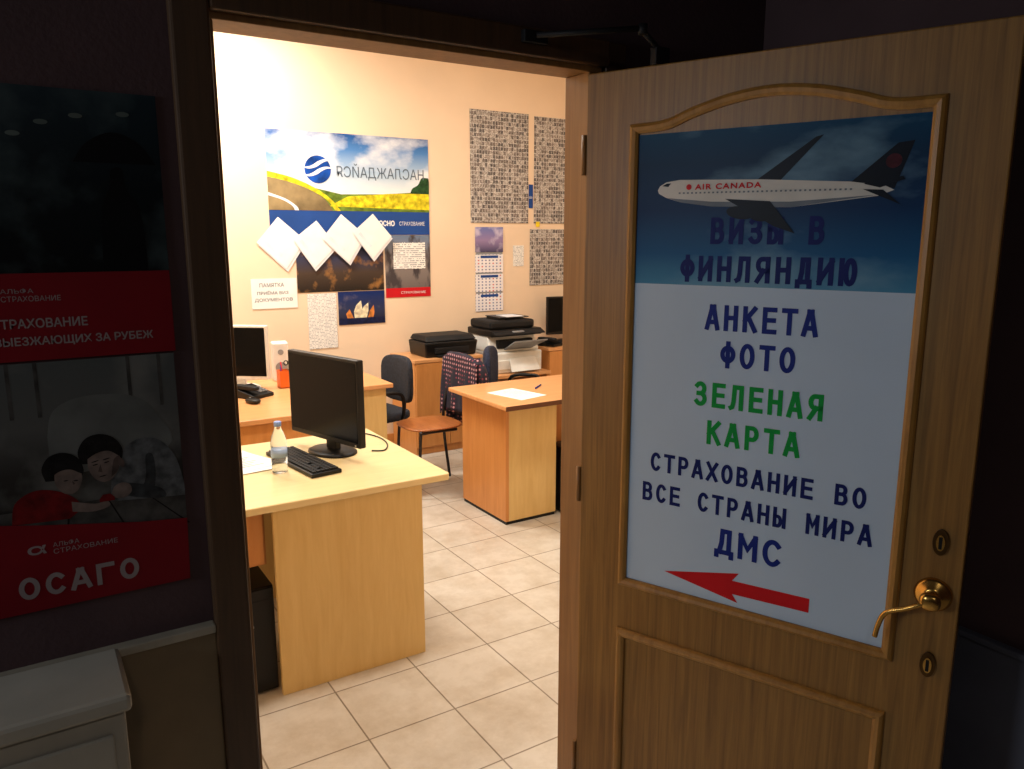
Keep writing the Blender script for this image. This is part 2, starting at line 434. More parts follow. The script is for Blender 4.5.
# ------------------------------------------------------------------ open door
D = grp('door_1', (1.16, 1.488, 0), -67.8)
box(D, 'leaf', -0.012, 0.835, 0.0, 0.040, 0.012, 2.045, m_door, 0.003)
arcp = smoothpath([(0.719, 0, 1.918), (0.64, 0, 1.920), (0.58, 0, 1.938), (0.50, 0, 1.958), (0.415, 0, 1.966), (0.33, 0, 1.958), (0.25, 0, 1.938), (0.19, 0, 1.918), (0.114, 0, 1.914)], 6)
def mould(name, pts, w=0.011):
    P = [Vector((p[0], 0, p[-1])) for p in pts]
    n = len(P); prof = [(-w, 0.0), (-w, -0.006), (-w * 0.5, -0.011), (w * 0.2, -0.013), (w * 0.7, -0.009), (w, -0.004), (w, 0.0)]
    vs, fs = [], []
    for i in range(n):
        a = (P[i] - P[i - 1]).normalized(); b = (P[(i + 1) % n] - P[i]).normalized()
        na = Vector((a.z, 0, -a.x)); nb = Vector((b.z, 0, -b.x))
        m = (na + nb).normalized(); k = 1 / max(0.4, m.dot(na))
        for (o, y) in prof: vs.append(P[i] + m * (o * k) + Vector((0, y, 0)))
    q = len(prof)
    for i in range(n):
        j = (i + 1) % n
        for k in range(q - 1): fs.append((i * q + k, i * q + k + 1, j * q + k + 1, j * q + k))
    return mesh(D, name, vs, fs, m_doorm)
mould('upper_panel_moulding', [(0.114, 0, 0.838), (0.719, 0, 0.838)] + [tuple(p) for p in arcp])
mould('lower_panel_moulding', [(0.114, 0, 0.20), (0.715, 0, 0.20), (0.715, 0, 0.700), (0.114, 0, 0.700)])
# hardware
for nm, z, mt in (('upper_escutcheon', 1.10, m_bronze), ('lower_escutcheon', 0.843, m_bronze)):
    flat(D, nm, ell(0.793, z, 0.014, 0.026), -0.006, mt, 0.006)
    flat(D, nm + '_inner', ell(0.793, z, 0.0075, 0.016), -0.009, m_brass, 0.003)
    box(D, nm + '_slot', 0.790, 0.796, -0.0100, -0.009, z - 0.012, z + 0.012, m_black, 0)
lathe_prof = [(0.034, 0), (0.034, .004), (.029, .010), (.022, .012), (.018, .018), (.012, .020)]
ro = lathe(D, 'handle_rose', lathe_prof, (0, 0, 0), m_brass, seg=36); ro.rotation_euler = (math.radians(90), 0, 0); ro.location = (0.789, 0, 0.991)
cyl(D, 'handle_neck', (0.789, -0.012, 0.991), (0.789, -0.040, 0.991), 0.011, m_brass)
pad(D, 'handle_hub', (0.789, -0.042, 0.991), (.019, .012, .018), m_brass, e=.8)
tube(D, 'handle_lever', smoothpath([(0.792, -0.044, 0.991), (0.772, -0.048, 0.982), (0.748, -0.050, 0.968), (0.726, -0.050, 0.958), (0.712, -0.050, 0.945), (0.704, -0.049, 0.920), (0.700, -0.049, 0.895)], 6), 0.0052, m_brass)
cyl(D, 'handle_neck_rear', (0.789, 0.04, 0.991), (0.789, 0.085, 0.991), 0.010, m_brass)
tube(D, 'handle_lever_rear', smoothpath([(0.792, 0.085, 0.991), (0.772, 0.088, 0.985), (0.748, 0.088, 0.968), (0.722, 0.088, 0.952), (0.705, 0.088, 0.91)], 6), 0.0065, m_brass)
box(D, 'latch_plate', 0.835, 0.8365, 0.008, 0.032, 0.88, 1.12, m_bronze, 0)
for i, z in enumerate((0.25, 1.02, 1.82)):
    cyl(D, 'hinge_%d' % (i + 1), (-0.017, 0.0, z), (-0.017, 0.0, z + 0.09), 0.006, m_frame)

# poster on door
m_psky = skymat('poster_dark_sky', 1.57, 1.90, [(0, (70, 136, 176)), (0.22, (24, 86, 136)), (0.5, (8, 48, 92)), (0.8, (10, 50, 84)), (1, (8, 64, 100))], (120, 160, 186), 3.6, (0.50, 0.78), 2.2)
rect(D, 'poster_base', 0.125, 0.708, 0.850, 1.574, -0.0015, m_pposter, 0.0015)
rect(D, 'poster_sky', 0.125, 0.708, 1.574, 1.900, -0.0015, m_psky, 0.0015)
ty = -0.0022
T = [('ВИЗЫ В', .300, .537, 1.663, 1.719, m_navyd), ('ФИНЛЯНДИЮ', .235, .601, 1.583, 1.638, m_navyd),
     ('АНКЕТА', .298, .537, 1.478, 1.534, m_navy), ('ФОТО', .336, .497, 1.399, 1.454, m_navy),
     ('ЗЕЛЕНАЯ', .279, .560, 1.306, 1.362, m_green), ('КАРТА', .313, .518, 1.221, 1.276, m_green),
     ('СТРАХОВАНИЕ ВО', .179, .655, 1.136, 1.181, m_navyd), ('ВСЕ СТРАНЫ МИРА', .161, .672, 1.060, 1.106, m_navyd),
     ('ДМС', .345, .497, .968, 1.030, m_navy)]
for i, (s, a, b, c, d, mt) in enumerate(T): sign(D, 'poster_line_%d' % (i + 1), s, a, b, c, d, ty, mt, (.0100 if d - c > .05 else .0080) + (.001 if s == 'ДМС' else 0), gap=.16 if s == 'ДМС' else .2)
flat(D, 'poster_arrow', [(.225, .893), (.405, .933), (.390, .912), (.560, .916), (.560, .884), (.392, .880), (.405, .862)], ty, m_red)
m_pl = M('plane_white', (206, 206, 202), 0.4, var=0.04); m_pd = M('plane_dark', (10, 18, 32), 0.4, var=0.2); m_pg = M('plane_grey', (110, 120, 132), 0.4)
m_ptail = M('plane_tail_red', (70, 22, 34), 0.4, var=.3, scale=30)
flat(D, 'art_far_wing', [(.394, 1.793), (.507, 1.871), (.521, 1.874), (.440, 1.788)], ty, m_pd)
flat(D, 'art_fin', [(.575, 1.780), (.655, 1.850), (.683, 1.853), (.655, 1.768)], ty, m_pd)
flat(D, 'art_fin_mark', ell(.650, 1.818, .014, .013, a0=20), ty - .0003, m_ptail)
flat(D, 'art_fuselage', [(.175, 1.779), (.180, 1.788), (.195, 1.796), (.227, 1.800), (.404, 1.794), (.577, 1.783), (.640, 1.773), (.655, 1.765), (.628, 1.755), (.465, 1.737), (.300, 1.742), (.230, 1.752), (.195, 1.763), (.178, 1.772)], ty - .0005, m_pl)
flat(D, 'art_belly', [(.200, 1.762), (.300, 1.752), (.465, 1.748), (.628, 1.757), (.465, 1.737), (.300, 1.742), (.230, 1.752)], ty - .0010, m_pg)
flat(D, 'art_near_wing', [(.330, 1.757), (.435, 1.700), (.478, 1.685), (.425, 1.750)], ty - .0015, m_pd)
flat(D, 'art_engine', ell(.364, 1.728, .030, .013, a0=-8), ty - .0020, m_pd)
flat(D, 'art_engine_far', ell(.405, 1.720, .022, .010, a0=-8), ty - .0018, m_pd)
flat(D, 'art_stab_a', [(.600, 1.778), (.668, 1.790), (.672, 1.784), (.630, 1.770)], ty - .0015, m_pd)
flat(D, 'art_stab_b', [(.600, 1.768), (.668, 1.738), (.674, 1.733), (.636, 1.766)], ty - .0015, m_pd)
flat(D, 'art_cockpit', [(.186, 1.788), (.196, 1.793), (.206, 1.793), (.200, 1.786)], ty - .0015, m_pd)
boxes(D, 'art_windows', [(.225 + i * .0095, .229 + i * .0095, ty - .0012, ty - .0008, 1.7700 - i * .00008, 1.7735 - i * .00008) for i in range(38)], m_pg)
text(D, 'art_title', 'AIR CANADA', .262, .405, 1.7775, 1.7895, ty - .0014, m_red, bold=0.0006, sp=1.2)
flat(D, 'art_emblem', ell(.248, 1.784, .006, .006), ty - .0014, m_red)

# door closer arm above frame
g = grp('door_closer')
box(g, 'mount_plate', 0.96, 1.02, 1.462, 1.478, 2.085, 2.110, m_blackr)
tube(g, 'arm_a', [(0.985, 1.455, 2.098), (1.17, 1.33, 2.11)], 0.006, m_blackr)
tube(g, 'arm_b', [(1.17, 1.33, 2.105), (1.235, 1.345, 2.075)], 0.006, m_blackr)
cyl(g, 'knuckle', (1.17, 1.33, 2.097), (1.17, 1.33, 2.118), 0.010, m_blackr)
box(g, 'shoe', 1.215, 1.255, 1.335, 1.355, 2.045, 2.082, m_blackr)

# ------------------------------------------------------------------ hall left: posters + white cabinet
yw = 1.503
g = grp('insurance_poster')
m_pdark = skymat('poster_dark_photo', 1.60, 1.92, [(0, (14, 14, 16)), (0.5, (16, 24, 28)), (1, (28, 44, 52))], (66, 80, 82), 9, (0.5, 0.8), 1.0)
rect(g, 'photo', -0.36, 0.233, 1.600, 1.914, yw - .0008, m_pdark, 0.0012)
m_sil = M('photo_night_silhouette', (10, 11, 14), .5, var=.3); m_lit = M('photo_night_lamp', (86, 96, 92), .5)
flat(g, 'art_umbrella', sp2([(.10, 1.80), (.12, 1.83), (.16, 1.85), (.20, 1.835), (.225, 1.80)]), yw - .0012, m_sil)
flat(g, 'art_figure', sp2([(.13, 1.62), (.135, 1.72), (.15, 1.76), (.155, 1.79), (.172, 1.79), (.175, 1.76), (.195, 1.72), (.20, 1.62)]), yw - .0011, m_sil)
for i, (x, z) in enumerate([(.06, 1.86), (.11, 1.873), (.18, 1.88), (.02, 1.84)]): flat(g, 'art_lamp_%d' % i, ell(x, z, .010, .004), yw - .0013, m_lit)
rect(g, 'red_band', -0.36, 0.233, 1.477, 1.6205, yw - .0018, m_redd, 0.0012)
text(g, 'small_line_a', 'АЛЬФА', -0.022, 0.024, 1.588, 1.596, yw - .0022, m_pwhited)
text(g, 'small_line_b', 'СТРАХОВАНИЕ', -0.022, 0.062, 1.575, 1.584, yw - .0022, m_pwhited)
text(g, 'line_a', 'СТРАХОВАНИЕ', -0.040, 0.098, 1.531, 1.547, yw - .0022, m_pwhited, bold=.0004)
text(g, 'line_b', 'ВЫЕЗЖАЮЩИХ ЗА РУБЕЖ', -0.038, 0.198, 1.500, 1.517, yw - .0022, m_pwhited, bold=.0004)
g = grp('insurance_poster')
m_pgrey = skymat('poster_grey_photo', 1.18, 1.48, [(0, (38, 36, 34)), (0.35, (56, 54, 52)), (0.6, (92, 92, 90)), (1, (84, 88, 88))], (124, 124, 120), 7, (0.5, 0.75), 1.0)
rect(g, 'photo', -0.36, 0.229, 1.150, 1.473, yw - .0008, m_pgrey, 0.0012)
m_g1 = M('photo_skin_grey', (112, 98, 92), 0.5, var=.18, scale=40); m_g2 = M('photo_dark_hair', (26, 24, 24), 0.5, var=.3, scale=60); m_g3 = M('photo_sweater_grey', (84, 86, 88), 0.5, var=.3, scale=50)
m_g3d = M('photo_sweater_shade', (52, 54, 56), 0.5, var=.3, scale=50); m_g1d = M('photo_skin_shade', (78, 66, 62), .5, var=.2, scale=40)
m_gr = M('photo_red_shirt', (104, 20, 22), 0.5, var=.25, scale=40); m_tb = M('photo_table', (66, 64, 62), .5, var=.3, scale=30)
rect(g, 'art_table', -.36, .229, 1.150, 1.222, yw - .0011, m_tb)
for i, (xa, xb) in enumerate([(-.08, -.20), (-.02, -.08), (.04, .03), (.10, .13), (.16, .23)]): flat(g, 'art_board_%d' % i, [(xa, 1.222), (xa + .002, 1.222), (xb + .004, 1.15), (xb, 1.15)], yw - .00125, m_g2)
flat(g, 'art_sofa', sp2([(.02, 1.345), (.03, 1.385), (.06, 1.405), (.11, 1.41), (.16, 1.40), (.19, 1.37), (.205, 1.30), (.02, 1.27)]), yw - .0011, M('photo_sofa_back', (100, 102, 100), .5, var=.12))
for i, x in enumerate((-.03, .01, .15, .20)): rect(g, 'art_window_bar_%d' % i, x, x + .006, 1.38, 1.473, yw - .0010, m_tb)
flat(g, 'art_man_body', sp2([(.105, 1.215), (.112, 1.262), (.128, 1.300), (.155, 1.322), (.190, 1.318), (.216, 1.285), (.228, 1.235), (.229, 1.205)]), yw - .0014, m_g3)
flat(g, 'art_man_fold', sp2([(.150, 1.215), (.165, 1.25), (.168, 1.29), (.180, 1.29), (.182, 1.25), (.175, 1.215)]), yw - .0016, m_g3d)
flat(g, 'art_man_hair', sp2([(.066, 1.290), (.062, 1.312), (.075, 1.334), (.098, 1.340), (.120, 1.330), (.132, 1.308), (.128, 1.284)]), yw - .0018, m_g2)
flat(g, 'art_man_face', sp2([(.076, 1.300), (.076, 1.280), (.084, 1.262), (.097, 1.253), (.111, 1.257), (.122, 1.272), (.126, 1.296), (.100, 1.312), (.076, 1.300)]), yw - .0020, m_g1)
flat(g, 'art_man_cheek', sp2([(.110, 1.260), (.122, 1.272), (.126, 1.296), (.116, 1.290), (.110, 1.260)]), yw - .0021, m_g1d)
flat(g, 'art_man_fringe', sp2([(.070, 1.294), (.072, 1.318), (.098, 1.330), (.122, 1.320), (.128, 1.296), (.110, 1.308), (.090, 1.306), (.070, 1.294)]), yw - .0022, m_g2)
flat(g, 'art_man_ear', ell(.128, 1.284, .0045, .009, a0=10), yw - .0022, m_g1d)
for i, x in enumerate((.087, .105)):
    flat(g, 'art_man_eye_%d' % i, ell(x, 1.286 + i * .002, .0045, .0011, a0=12), yw - .0023, m_g2)
    flat(g, 'art_man_brow_%d' % i, ell(x, 1.292 + i * .002, .0060, .0010, a0=12), yw - .0023, m_g2)
flat(g, 'art_man_nose', [(.095, 1.286), (.090, 1.273), (.097, 1.271)], yw - .0023, m_g1d)
flat(g, 'art_man_mouth', ell(.097, 1.264, .006, .0009, a0=10), yw - .0023, m_g2)
flat(g, 'art_man_forearm', sp2([(.130, 1.246), (.160, 1.238), (.190, 1.225), (.195, 1.208), (.160, 1.212), (.130, 1.222)]), yw - .0018, m_g3d)
flat(g, 'art_man_hand', sp2([(.108, 1.230), (.114, 1.242), (.126, 1.247), (.138, 1.242), (.140, 1.228), (.128, 1.219), (.113, 1.221), (.108, 1.230)]), yw - .0022, m_g1)
flat(g, 'art_boy_body', sp2([(-.045, 1.200), (-.038, 1.236), (-.010, 1.254), (.022, 1.250), (.050, 1.232), (.058, 1.212), (.04, 1.196)]), yw - .0018, m_gr)
flat(g, 'art_boy_hair', sp2([(.010, 1.268), (.006, 1.290), (.018, 1.310), (.040, 1.315), (.060, 1.304), (.068, 1.284), (.064, 1.266)]), yw - .0021, m_g2)
flat(g, 'art_boy_face', sp2([(.024, 1.278), (.024, 1.260), (.034, 1.244), (.048, 1.240), (.060, 1.250), (.065, 1.268), (.060, 1.284), (.040, 1.290), (.024, 1.278)]), yw - .0024, m_g1)
flat(g, 'art_boy_fringe', sp2([(.016, 1.270), (.022, 1.298), (.044, 1.304), (.066, 1.288), (.066, 1.274), (.048, 1.284), (.030, 1.282), (.016, 1.270)]), yw - .0026, m_g2)
for i, x in enumerate((.040, .055)): flat(g, 'art_boy_eye_%d' % i, ell(x, 1.265 - i * .002, .0036, .0010), yw - .0027, m_g2)
flat(g, 'art_boy_nose', [(.049, 1.264), (.050, 1.256), (.054, 1.257)], yw - .0027, m_g1d)
flat(g, 'art_boy_arm', sp2([(.045, 1.226), (.080, 1.216), (.100, 1.217), (.102, 1.207), (.075, 1.202), (.045, 1.208)]), yw - .0022, m_g1)
flat(g, 'art_toy_car', [(.088, 1.222), (.094, 1.230), (.106, 1.230), (.112, 1.223), (.112, 1.217), (.088, 1.217)], yw - .0025, m_gr)
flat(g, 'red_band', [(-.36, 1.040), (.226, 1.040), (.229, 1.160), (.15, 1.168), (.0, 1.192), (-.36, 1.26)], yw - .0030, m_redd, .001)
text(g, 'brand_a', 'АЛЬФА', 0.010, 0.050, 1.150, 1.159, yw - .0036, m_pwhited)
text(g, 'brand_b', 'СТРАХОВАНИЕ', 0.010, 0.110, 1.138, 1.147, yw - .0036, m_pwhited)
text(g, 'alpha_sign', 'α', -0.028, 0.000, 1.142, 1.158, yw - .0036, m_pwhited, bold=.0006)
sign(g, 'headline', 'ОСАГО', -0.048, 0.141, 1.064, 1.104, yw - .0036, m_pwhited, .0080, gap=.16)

g = grp('storage_cabinet')
m_cab = M('aged_white_enamel', (172, 167, 154), 0.55, var=0.06, scale=6, spec=.3)
box(g, 'body', -0.60, 0.083, 1.315, 1.478, 0.0, 0.915, m_cab, 0.006)
box(g, 'lid', -0.61, 0.093, 1.300, 1.478, 0.918, 0.950, m_cab, 0.008)
box(g, 'front_panel', -0.58, 0.063, 1.309, 1.316, 0.05, 0.88, m_cab, 0.004)
cyl(g, 'knob', (0.02, 1.309, 0.6), (0.02, 1.290, 0.6), 0.010, m_chrome)

# ------------------------------------------------------------------ back wall pictures
W = 5.797
g = grp('landscape_banner')
m_bsky = skymat('banner_sky', 1.98, 2.43, [(0, (236, 240, 236)), (0.35, (180, 202, 222)), (0.75, (80, 130, 190)), (1, (30, 78, 144))], (236, 238, 240), 3.0, (0.42, 0.64), 1.6)
rect(g, 'sky', 1.60, 2.885, 1.95, 2.432, W - .002, m_bsky, .002)
m_field = M('print_rapeseed_yellow', (206, 190, 40), 0.5, var=0.25, scale=25); m_grass = M('print_grass', (96, 118, 44), 0.5, var=0.3, scale=18)
m_road = M('print_road', (130, 112, 80), 0.5, var=0.25, scale=6); m_tree = M('print_trees', (40, 70, 40), 0.5, var=.3, scale=30)
flat(g, 'meadow', [(1.60, 1.867), (2.885, 1.867), (2.885, 2.03), (2.5, 2.00), (2.15, 1.99), (1.60, 2.10)], W - .0026, m_grass)
flat(g, 'field', [(2.05, 1.90), (2.885, 1.885), (2.885, 2.015), (2.55, 2.005), (2.2, 1.975)], W - .0032, m_field)
flat(g, 'trees', sp2([(2.72, 2.01), (2.74, 2.05), (2.79, 2.08), (2.82, 2.13), (2.86, 2.135), (2.885, 2.12), (2.885, 2.01)]), W - .0036, m_tree)
flat(g, 'road', sp2([(1.60, 2.10), (1.75, 2.07), (1.9, 2.02), (2.02, 1.95), (2.08, 1.867)]) + [(1.60, 1.867)], W - .0036, m_road)
flat(g, 'road_verge', sp2([(1.60, 2.14), (1.78, 2.10), (1.95, 2.03), (2.07, 1.95), (2.14, 1.867)]) + sp2([(2.10, 1.867), (2.03, 1.95), (1.9, 2.02), (1.75, 2.07), (1.60, 2.10)]), W - .004, m_field)
flat(g, 'road_line', sp2([(1.60, 1.99), (1.72, 1.95), (1.80, 1.90), (1.82, 1.867)]) + sp2([(1.79, 1.867), (1.77, 1.90), (1.70, 1.94), (1.60, 1.97)]), W - .0042, m_pwhite)
flat(g, 'globe', ell(1.975, 2.165, .10, .10), W - .0044, M('print_logo_blue', (24, 70, 150), .4, var=.3))
def arcband(z, h, dx=0):
    n = 14; up = []; dn = []
    for i in range(n + 1):
        t = i / n * 2 - 1; zz = z + .03 * math.sin(t * 2.2); k = h * (1 - abs(t)) + .002
        up.append((1.975 + .112 * t + dx, zz + k)); dn.append((1.975 + .112 * t + dx, zz - k))
    return up + dn[::-1]
for i, z in enumerate((2.205, 2.150)): flat(g, 'globe_band_%d' % i, arcband(z, .015), W - .0048, m_pwhite)
text(g, 'motto', 'НАСЛАЖДАЙСЯ', 2.12, 2.84, 2.10, 2.22, W - .0044, M('print_motto_grey', (96, 110, 126), .5), mirror=True)
m_strip = M('print_blue_strip', (40, 74, 140), .5, var=.08, scale=3)
rect(g, 'strip', 1.60, 2.885, 1.690, 1.867, W - .002, m_strip, .002)
text(g, 'strip_text_a', 'РОСНО', 2.42, 2.58, 1.757, 1.80, W - .0026, m_pwhite, bold=.002)
text(g, 'strip_text_b', 'СТРАХОВАНИЕ', 2.62, 2.84, 1.762, 1.793, W - .0026, m_pwhite)

g = grp('travel_photo_print')
m_ph1 = skymat('print_cathedral', 1.26, 1.62, [(0, (40, 34, 30)), (0.4, (74, 60, 50)), (0.7, (60, 62, 84)), (1, (30, 36, 60))], (170, 120, 66), 11, (0.55, 0.75), 1.0)
rect(g, 'sheet', 1.78, 2.475, 1.262, 1.685, W - .0010, m_ph1, .001)
g = grp('building_poster')
m_ph2 = skymat('print_building', 1.26, 1.68, [(0, (110, 100, 98)), (0.5, (140, 130, 124)), (1, (110, 126, 150))], (70, 64, 66), 14, (0.48, 0.6), 0.4)
rect(g, 'photo', 2.49, 2.885, 1.27, 1.686, W - .0014, m_ph2, .0014)
rect(g, 'red_foot', 2.49, 2.885, 1.195, 1.27, W - .0014, m_red, .0014)
text(g, 'foot_text', 'СТРАХОВАНИЕ', 2.62, 2.84, 1.222, 1.242, W - .002, m_pwhite)
g = grp('notice_sheet'); rect(g, 'sheet', 2.56, 2.84, 1.42, 1.63, W - .0045, m_lines, .0006)
for i, (cx, cz, tl, h) in enumerate([(1.675, 1.640, 5, .178), (1.925, 1.630, -6, .165), (2.150, 1.672, 6, .172), (2.375, 1.690, -3, .160)]):
    g = grp('hanging_flyer', (cx, W - .008 - .010 * i, cz))
    a = math.radians(tl)
    def R(p): return [(x * math.cos(a) - z * math.sin(a), x * math.sin(a) + z * math.cos(a)) for x, z in p]
    flat(g, 'sheet', R([(-h, .01), (0.01, -h - .02), (h, -.005), (0.0, h)]), 0, m_paper, .001)
    flat(g, 'sheet_under', R([(-h + .01, -.01), (0.02, -h - .045), (h + .01, -.02), (0.0, h - .02)]), .003, m_paper2, .001)
    flat(g, 'printed_band', R([(-h * .72, .0), (-h * .10, -h * .62), (0.0, -h * .52), (-h * .62, .1 * h)]), -.0005, m_paper2)
g = grp('notice_sheet'); rect(g, 'sheet', 1.44, 1.775, 1.155, 1.375, W - .002, m_paper, .001)
for i, s in enumerate(('ПАМЯТКА', 'ПРИЁМА ВИЗ', 'ДОКУМЕНТОВ')):
    text(g, 'line_%d' % i, s, 1.50 - .02 * i, 1.68 + .03 * i, 1.312 - .055 * i, 1.342 - .055 * i, W - .0024, m_grey, bold=.001)
g = grp('notice_sheet'); rect(g, 'sheet', 1.85, 2.075, .83, 1.25, W - .002, m_linesf, .001)
g = grp('night_photo_print')
m_ph3 = skymat('print_night', 1.0, 1.26, [(0, (40, 34, 40)), (0.4, (50, 56, 84)), (1, (26, 46, 104))], (120, 110, 120), 9, (0.56, 0.76), 1.0)
rect(g, 'sheet', 2.09, 2.475, 1.0, 1.257, W - .002, m_ph3, .001)
m_shell = M('print_shell_cream', (226, 206, 176), .5, var=.2, scale=30); m_shell2 = M('print_shell_orange', (190, 120, 60), .5, var=.2, scale=30)
for i, (pts, mt) in enumerate([([(2.22, 1.05), (2.215, 1.10), (2.235, 1.15), (2.275, 1.185), (2.285, 1.12), (2.275, 1.05)], m_shell), ([(2.27, 1.05), (2.275, 1.10), (2.30, 1.14), (2.335, 1.165), (2.335, 1.10), (2.32, 1.05)], m_shell), ([(2.33, 1.05), (2.345, 1.10), (2.38, 1.145), (2.385, 1.09), (2.375, 1.05)], m_shell2), ([(2.16, 1.05), (2.15, 1.085), (2.18, 1.12), (2.21, 1.05)], m_shell2)]):
    flat(g, 'shell_%d' % i, pts, W - .0025 - .0002 * i, mt)
rect(g, 'water', 2.09, 2.475, 1.0, 1.05, W - .0032, M('print_water', (24, 30, 60), .5, var=.3, scale=40))

g = grp('wall_calendar')
m_calp = skymat('calendar_photo', 1.54, 1.75, [(0, (60, 60, 90)), (0.5, (150, 130, 170)), (1, (110, 120, 180))], (210, 200, 220), 9, (.5, .7), 1)
rect(g, 'photo_page', 3.31, 3.585, 1.545, 1.755, W - .004, m_calp, .003)
for i in range(3):
    zt = 1.525 - i * .165
    rect(g, 'month_page_%d' % (i + 1), 3.31, 3.585, zt - .15, zt, W - .004, m_cal, .003)
    rect(g, 'month_head_%d' % (i + 1), 3.36, 3.535, zt - .030, zt - .008, W - .0045, m_strip, .0005)
rect(g, 'backing', 3.315, 3.58, 1.04, 1.75, W - .001, m_grey, .001)
for i, (a, b, c, d) in enumerate([(3.27, 3.845, 1.79, 2.70), (3.905, 4.48, 1.79, 2.69), (3.865, 4.45, 1.25, 1.74)]):
    g = grp('photo_collage_board'); rect(g, 'sheet', a, b, c, d, W - .003, m_photos, .003)
g = grp('notice_sheet'); rect(g, 'sheet', 3.69, 3.80, 1.42, 1.60, W - .001, m_linesf, .001)
g = grp('sticky_note'); rect(g, 'sheet', 3.925, 3.965, 1.76, 1.805, W - .006, M('sticky_yellow', (240, 210, 30), .6), .001)
g = grp('blue_tag'); rect(g, 'sheet', 3.85, 3.895, 1.92, 2.12, W - .002, m_strip, .001); text(g, 'label', 'ВИЗА', 3.855, 3.89, 2.0, 2.02, W - .0026, m_pwhite)

# ------------------------------------------------------------------ reusable furniture
def monitor(name, loc, rz, w=.51, h=.315, bez=m_black, z0=.09):
    g = grp(name, loc, rz)
    box(g, 'housing', -w / 2 - .012, w / 2 + .012, -.012, .022, z0 - .022, z0 + h + .014, bez, .006)
    box(g, 'screen', -w / 2, w / 2, -.0135, -.011, z0, z0 + h, m_screen, 0)
    pad(g, 'rear_bulge', (0, .030, z0 + h / 2), (w * .36, .024, h * .34), bez, e=.4)
    box(g, 'neck', -.035, .035, .022, .050, .012, z0 + h * .45, bez, .005)
    lathe(g, 'foot', [(.125, 0), (.125, .006), (.110, .013), (.03, .018)], (0, .03, 0), bez, sx=1.0, sy=.75)
    box(g, 'power_led', w / 2 - .02, w / 2 - .012, -.0130, -.0118, z0 - .013, z0 - .009, m_white, 0)
    return g

def keyboard(name, loc, rz):
    g = grp(name, loc, rz)
    box(g, 'case', -.22, .22, -.065, .065, 0, .016, m_black, .004)
    ks = []
    for r in range(6):
        for c in range(20):
            x = -.208 + c * .0209; y = .056 - r * .0190
            if (r == 5 and 4 <= c <= 8) or (c in (14, 18) and r == 3): continue
            ks.append((x, x + .017, y - .0155, y, .016, .023))
    ks.append((-.208 + 4 * .0209, -.208 + 8 * .0209 + .017, .056 - 5 * .019 - .0155, .056 - 5 * .019, .016, .023))
    boxes(g, 'keys', ks, m_blackr, .0015)
    return g

def mouse(loc, rz):
    g = grp('computer_mouse', loc, rz)
    pad(g, 'shell', (0, 0, .0145), (.030, .052, .014), m_black, e=.7)
    cyl(g, 'wheel', (-.003, .028, .026), (.003, .028, .026), .006, m_grey)
    return g

def office_chair(loc, rz, mat=m_fabric, zback=.88):
    g = grp('office_chair', loc, rz)   # sitter faces -Y
    for i in range(5):
        a = math.radians(72 * i + 18)
        x, y = .24 * math.cos(a), .24 * math.sin(a)
        tube(g, 'base_leg_%d' % (i + 1), [(0, 0, .10), (x * .5, y * .5, .09), (x, y, .065)], .016, m_black)
        cyl(g, 'caster_%d' % (i + 1), (x - .012, y, .026), (x + .012, y, .026), .026, m_black)
    cyl(g, 'gas_lift', (0, 0, .09), (0, 0, .41), .022, m_metal)
    pad(g, 'seat', (0, 0, .45), (.21, .21, .038), mat, e=.45, bend=.008, axis='z')
    tube(g, 'back_bar', smoothpath([(0, .08, .40), (0, .22, .41), (0, .25, .50), (0, .245, .62)], 5), .015, m_black)
    pad(g, 'backrest', (0, .225, (zback + .52) / 2), (.19, .030, (zback - .52) / 2), mat, e=.5, bend=-.035)
    for s in (-1, 1):
        tube(g, 'arm_%s' % ('l' if s < 0 else 'r'), smoothpath([(s * .18, .10, .43), (s * .225, .10, .48), (s * .23, .08, .62), (s * .23, -.10, .635), (s * .225, -.14, .60)], 5), .013, m_black)
    return g

def tower(loc, rz=0):
    g = grp('computer_tower', loc, rz)
    box(g, 'case', -.09, .09, -.20, .20, .01, .42, m_black, .004)
    box(g, 'front_bezel', -.088, .088, -.212, -.20, .012, .418, m_black, .005)
    box(g, 'drive_slot', -.07, .07, -.2135, -.212, .34, .375, m_blackr, .001)
    cyl(g, 'power_button', (0, -.212, .28), (0, -.216, .28), .010, m_grey)
    for s in (-1, 1):
        for t in (-1, 1): cyl(g, 'foot_%d%d' % (s + 1, t + 1), (s * .07, t * .16, 0), (s * .07, t * .16, .012), .012, m_black)
    return g

# ------------------------------------------------------------------ front desk
g = grp('office_desk')
def slab(par, name, pts, z0, z1, mat, bev=.004):
    n = len(pts)
    vs = [(p[0], p[1], z0) for p in pts] + [(p[0], p[1], z1) for p in pts]
    fs = [tuple(range(n - 1, -1, -1)), tuple(range(n, 2 * n))] + [(i, (i + 1) % n, n + (i + 1) % n, n + i) for i in range(n)]
    return addbev(mesh(par, name, vs, fs, mat), bev)
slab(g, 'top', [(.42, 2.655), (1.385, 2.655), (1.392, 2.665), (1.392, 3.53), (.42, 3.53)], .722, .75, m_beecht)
box(g, 'end_panel', .690, 1.275, 2.672, 2.694, .0, .722, m_beech, .002)
box(g, 'far_end_panel', .690, 1.275, 3.49, 3.512, 0, .722, m_beech, .002)
box(g, 'modesty_panel', 1.235, 1.255, 2.694, 3.49, .12, .722, m_beech, .002)
box(g, 'drawer_carcass', .46, .675, 2.74, 3.20, .50, .722, m_alder, .002)
box(g, 'drawer_front', .468, .667, 2.728, 2.74, .51, .71, m_alder, .002)
cyl(g, 'drawer_knob', (.567, 2.728, .61), (.567, 2.712, .61), .01, m_black)
tower((.60, 2.93, 0), 0)

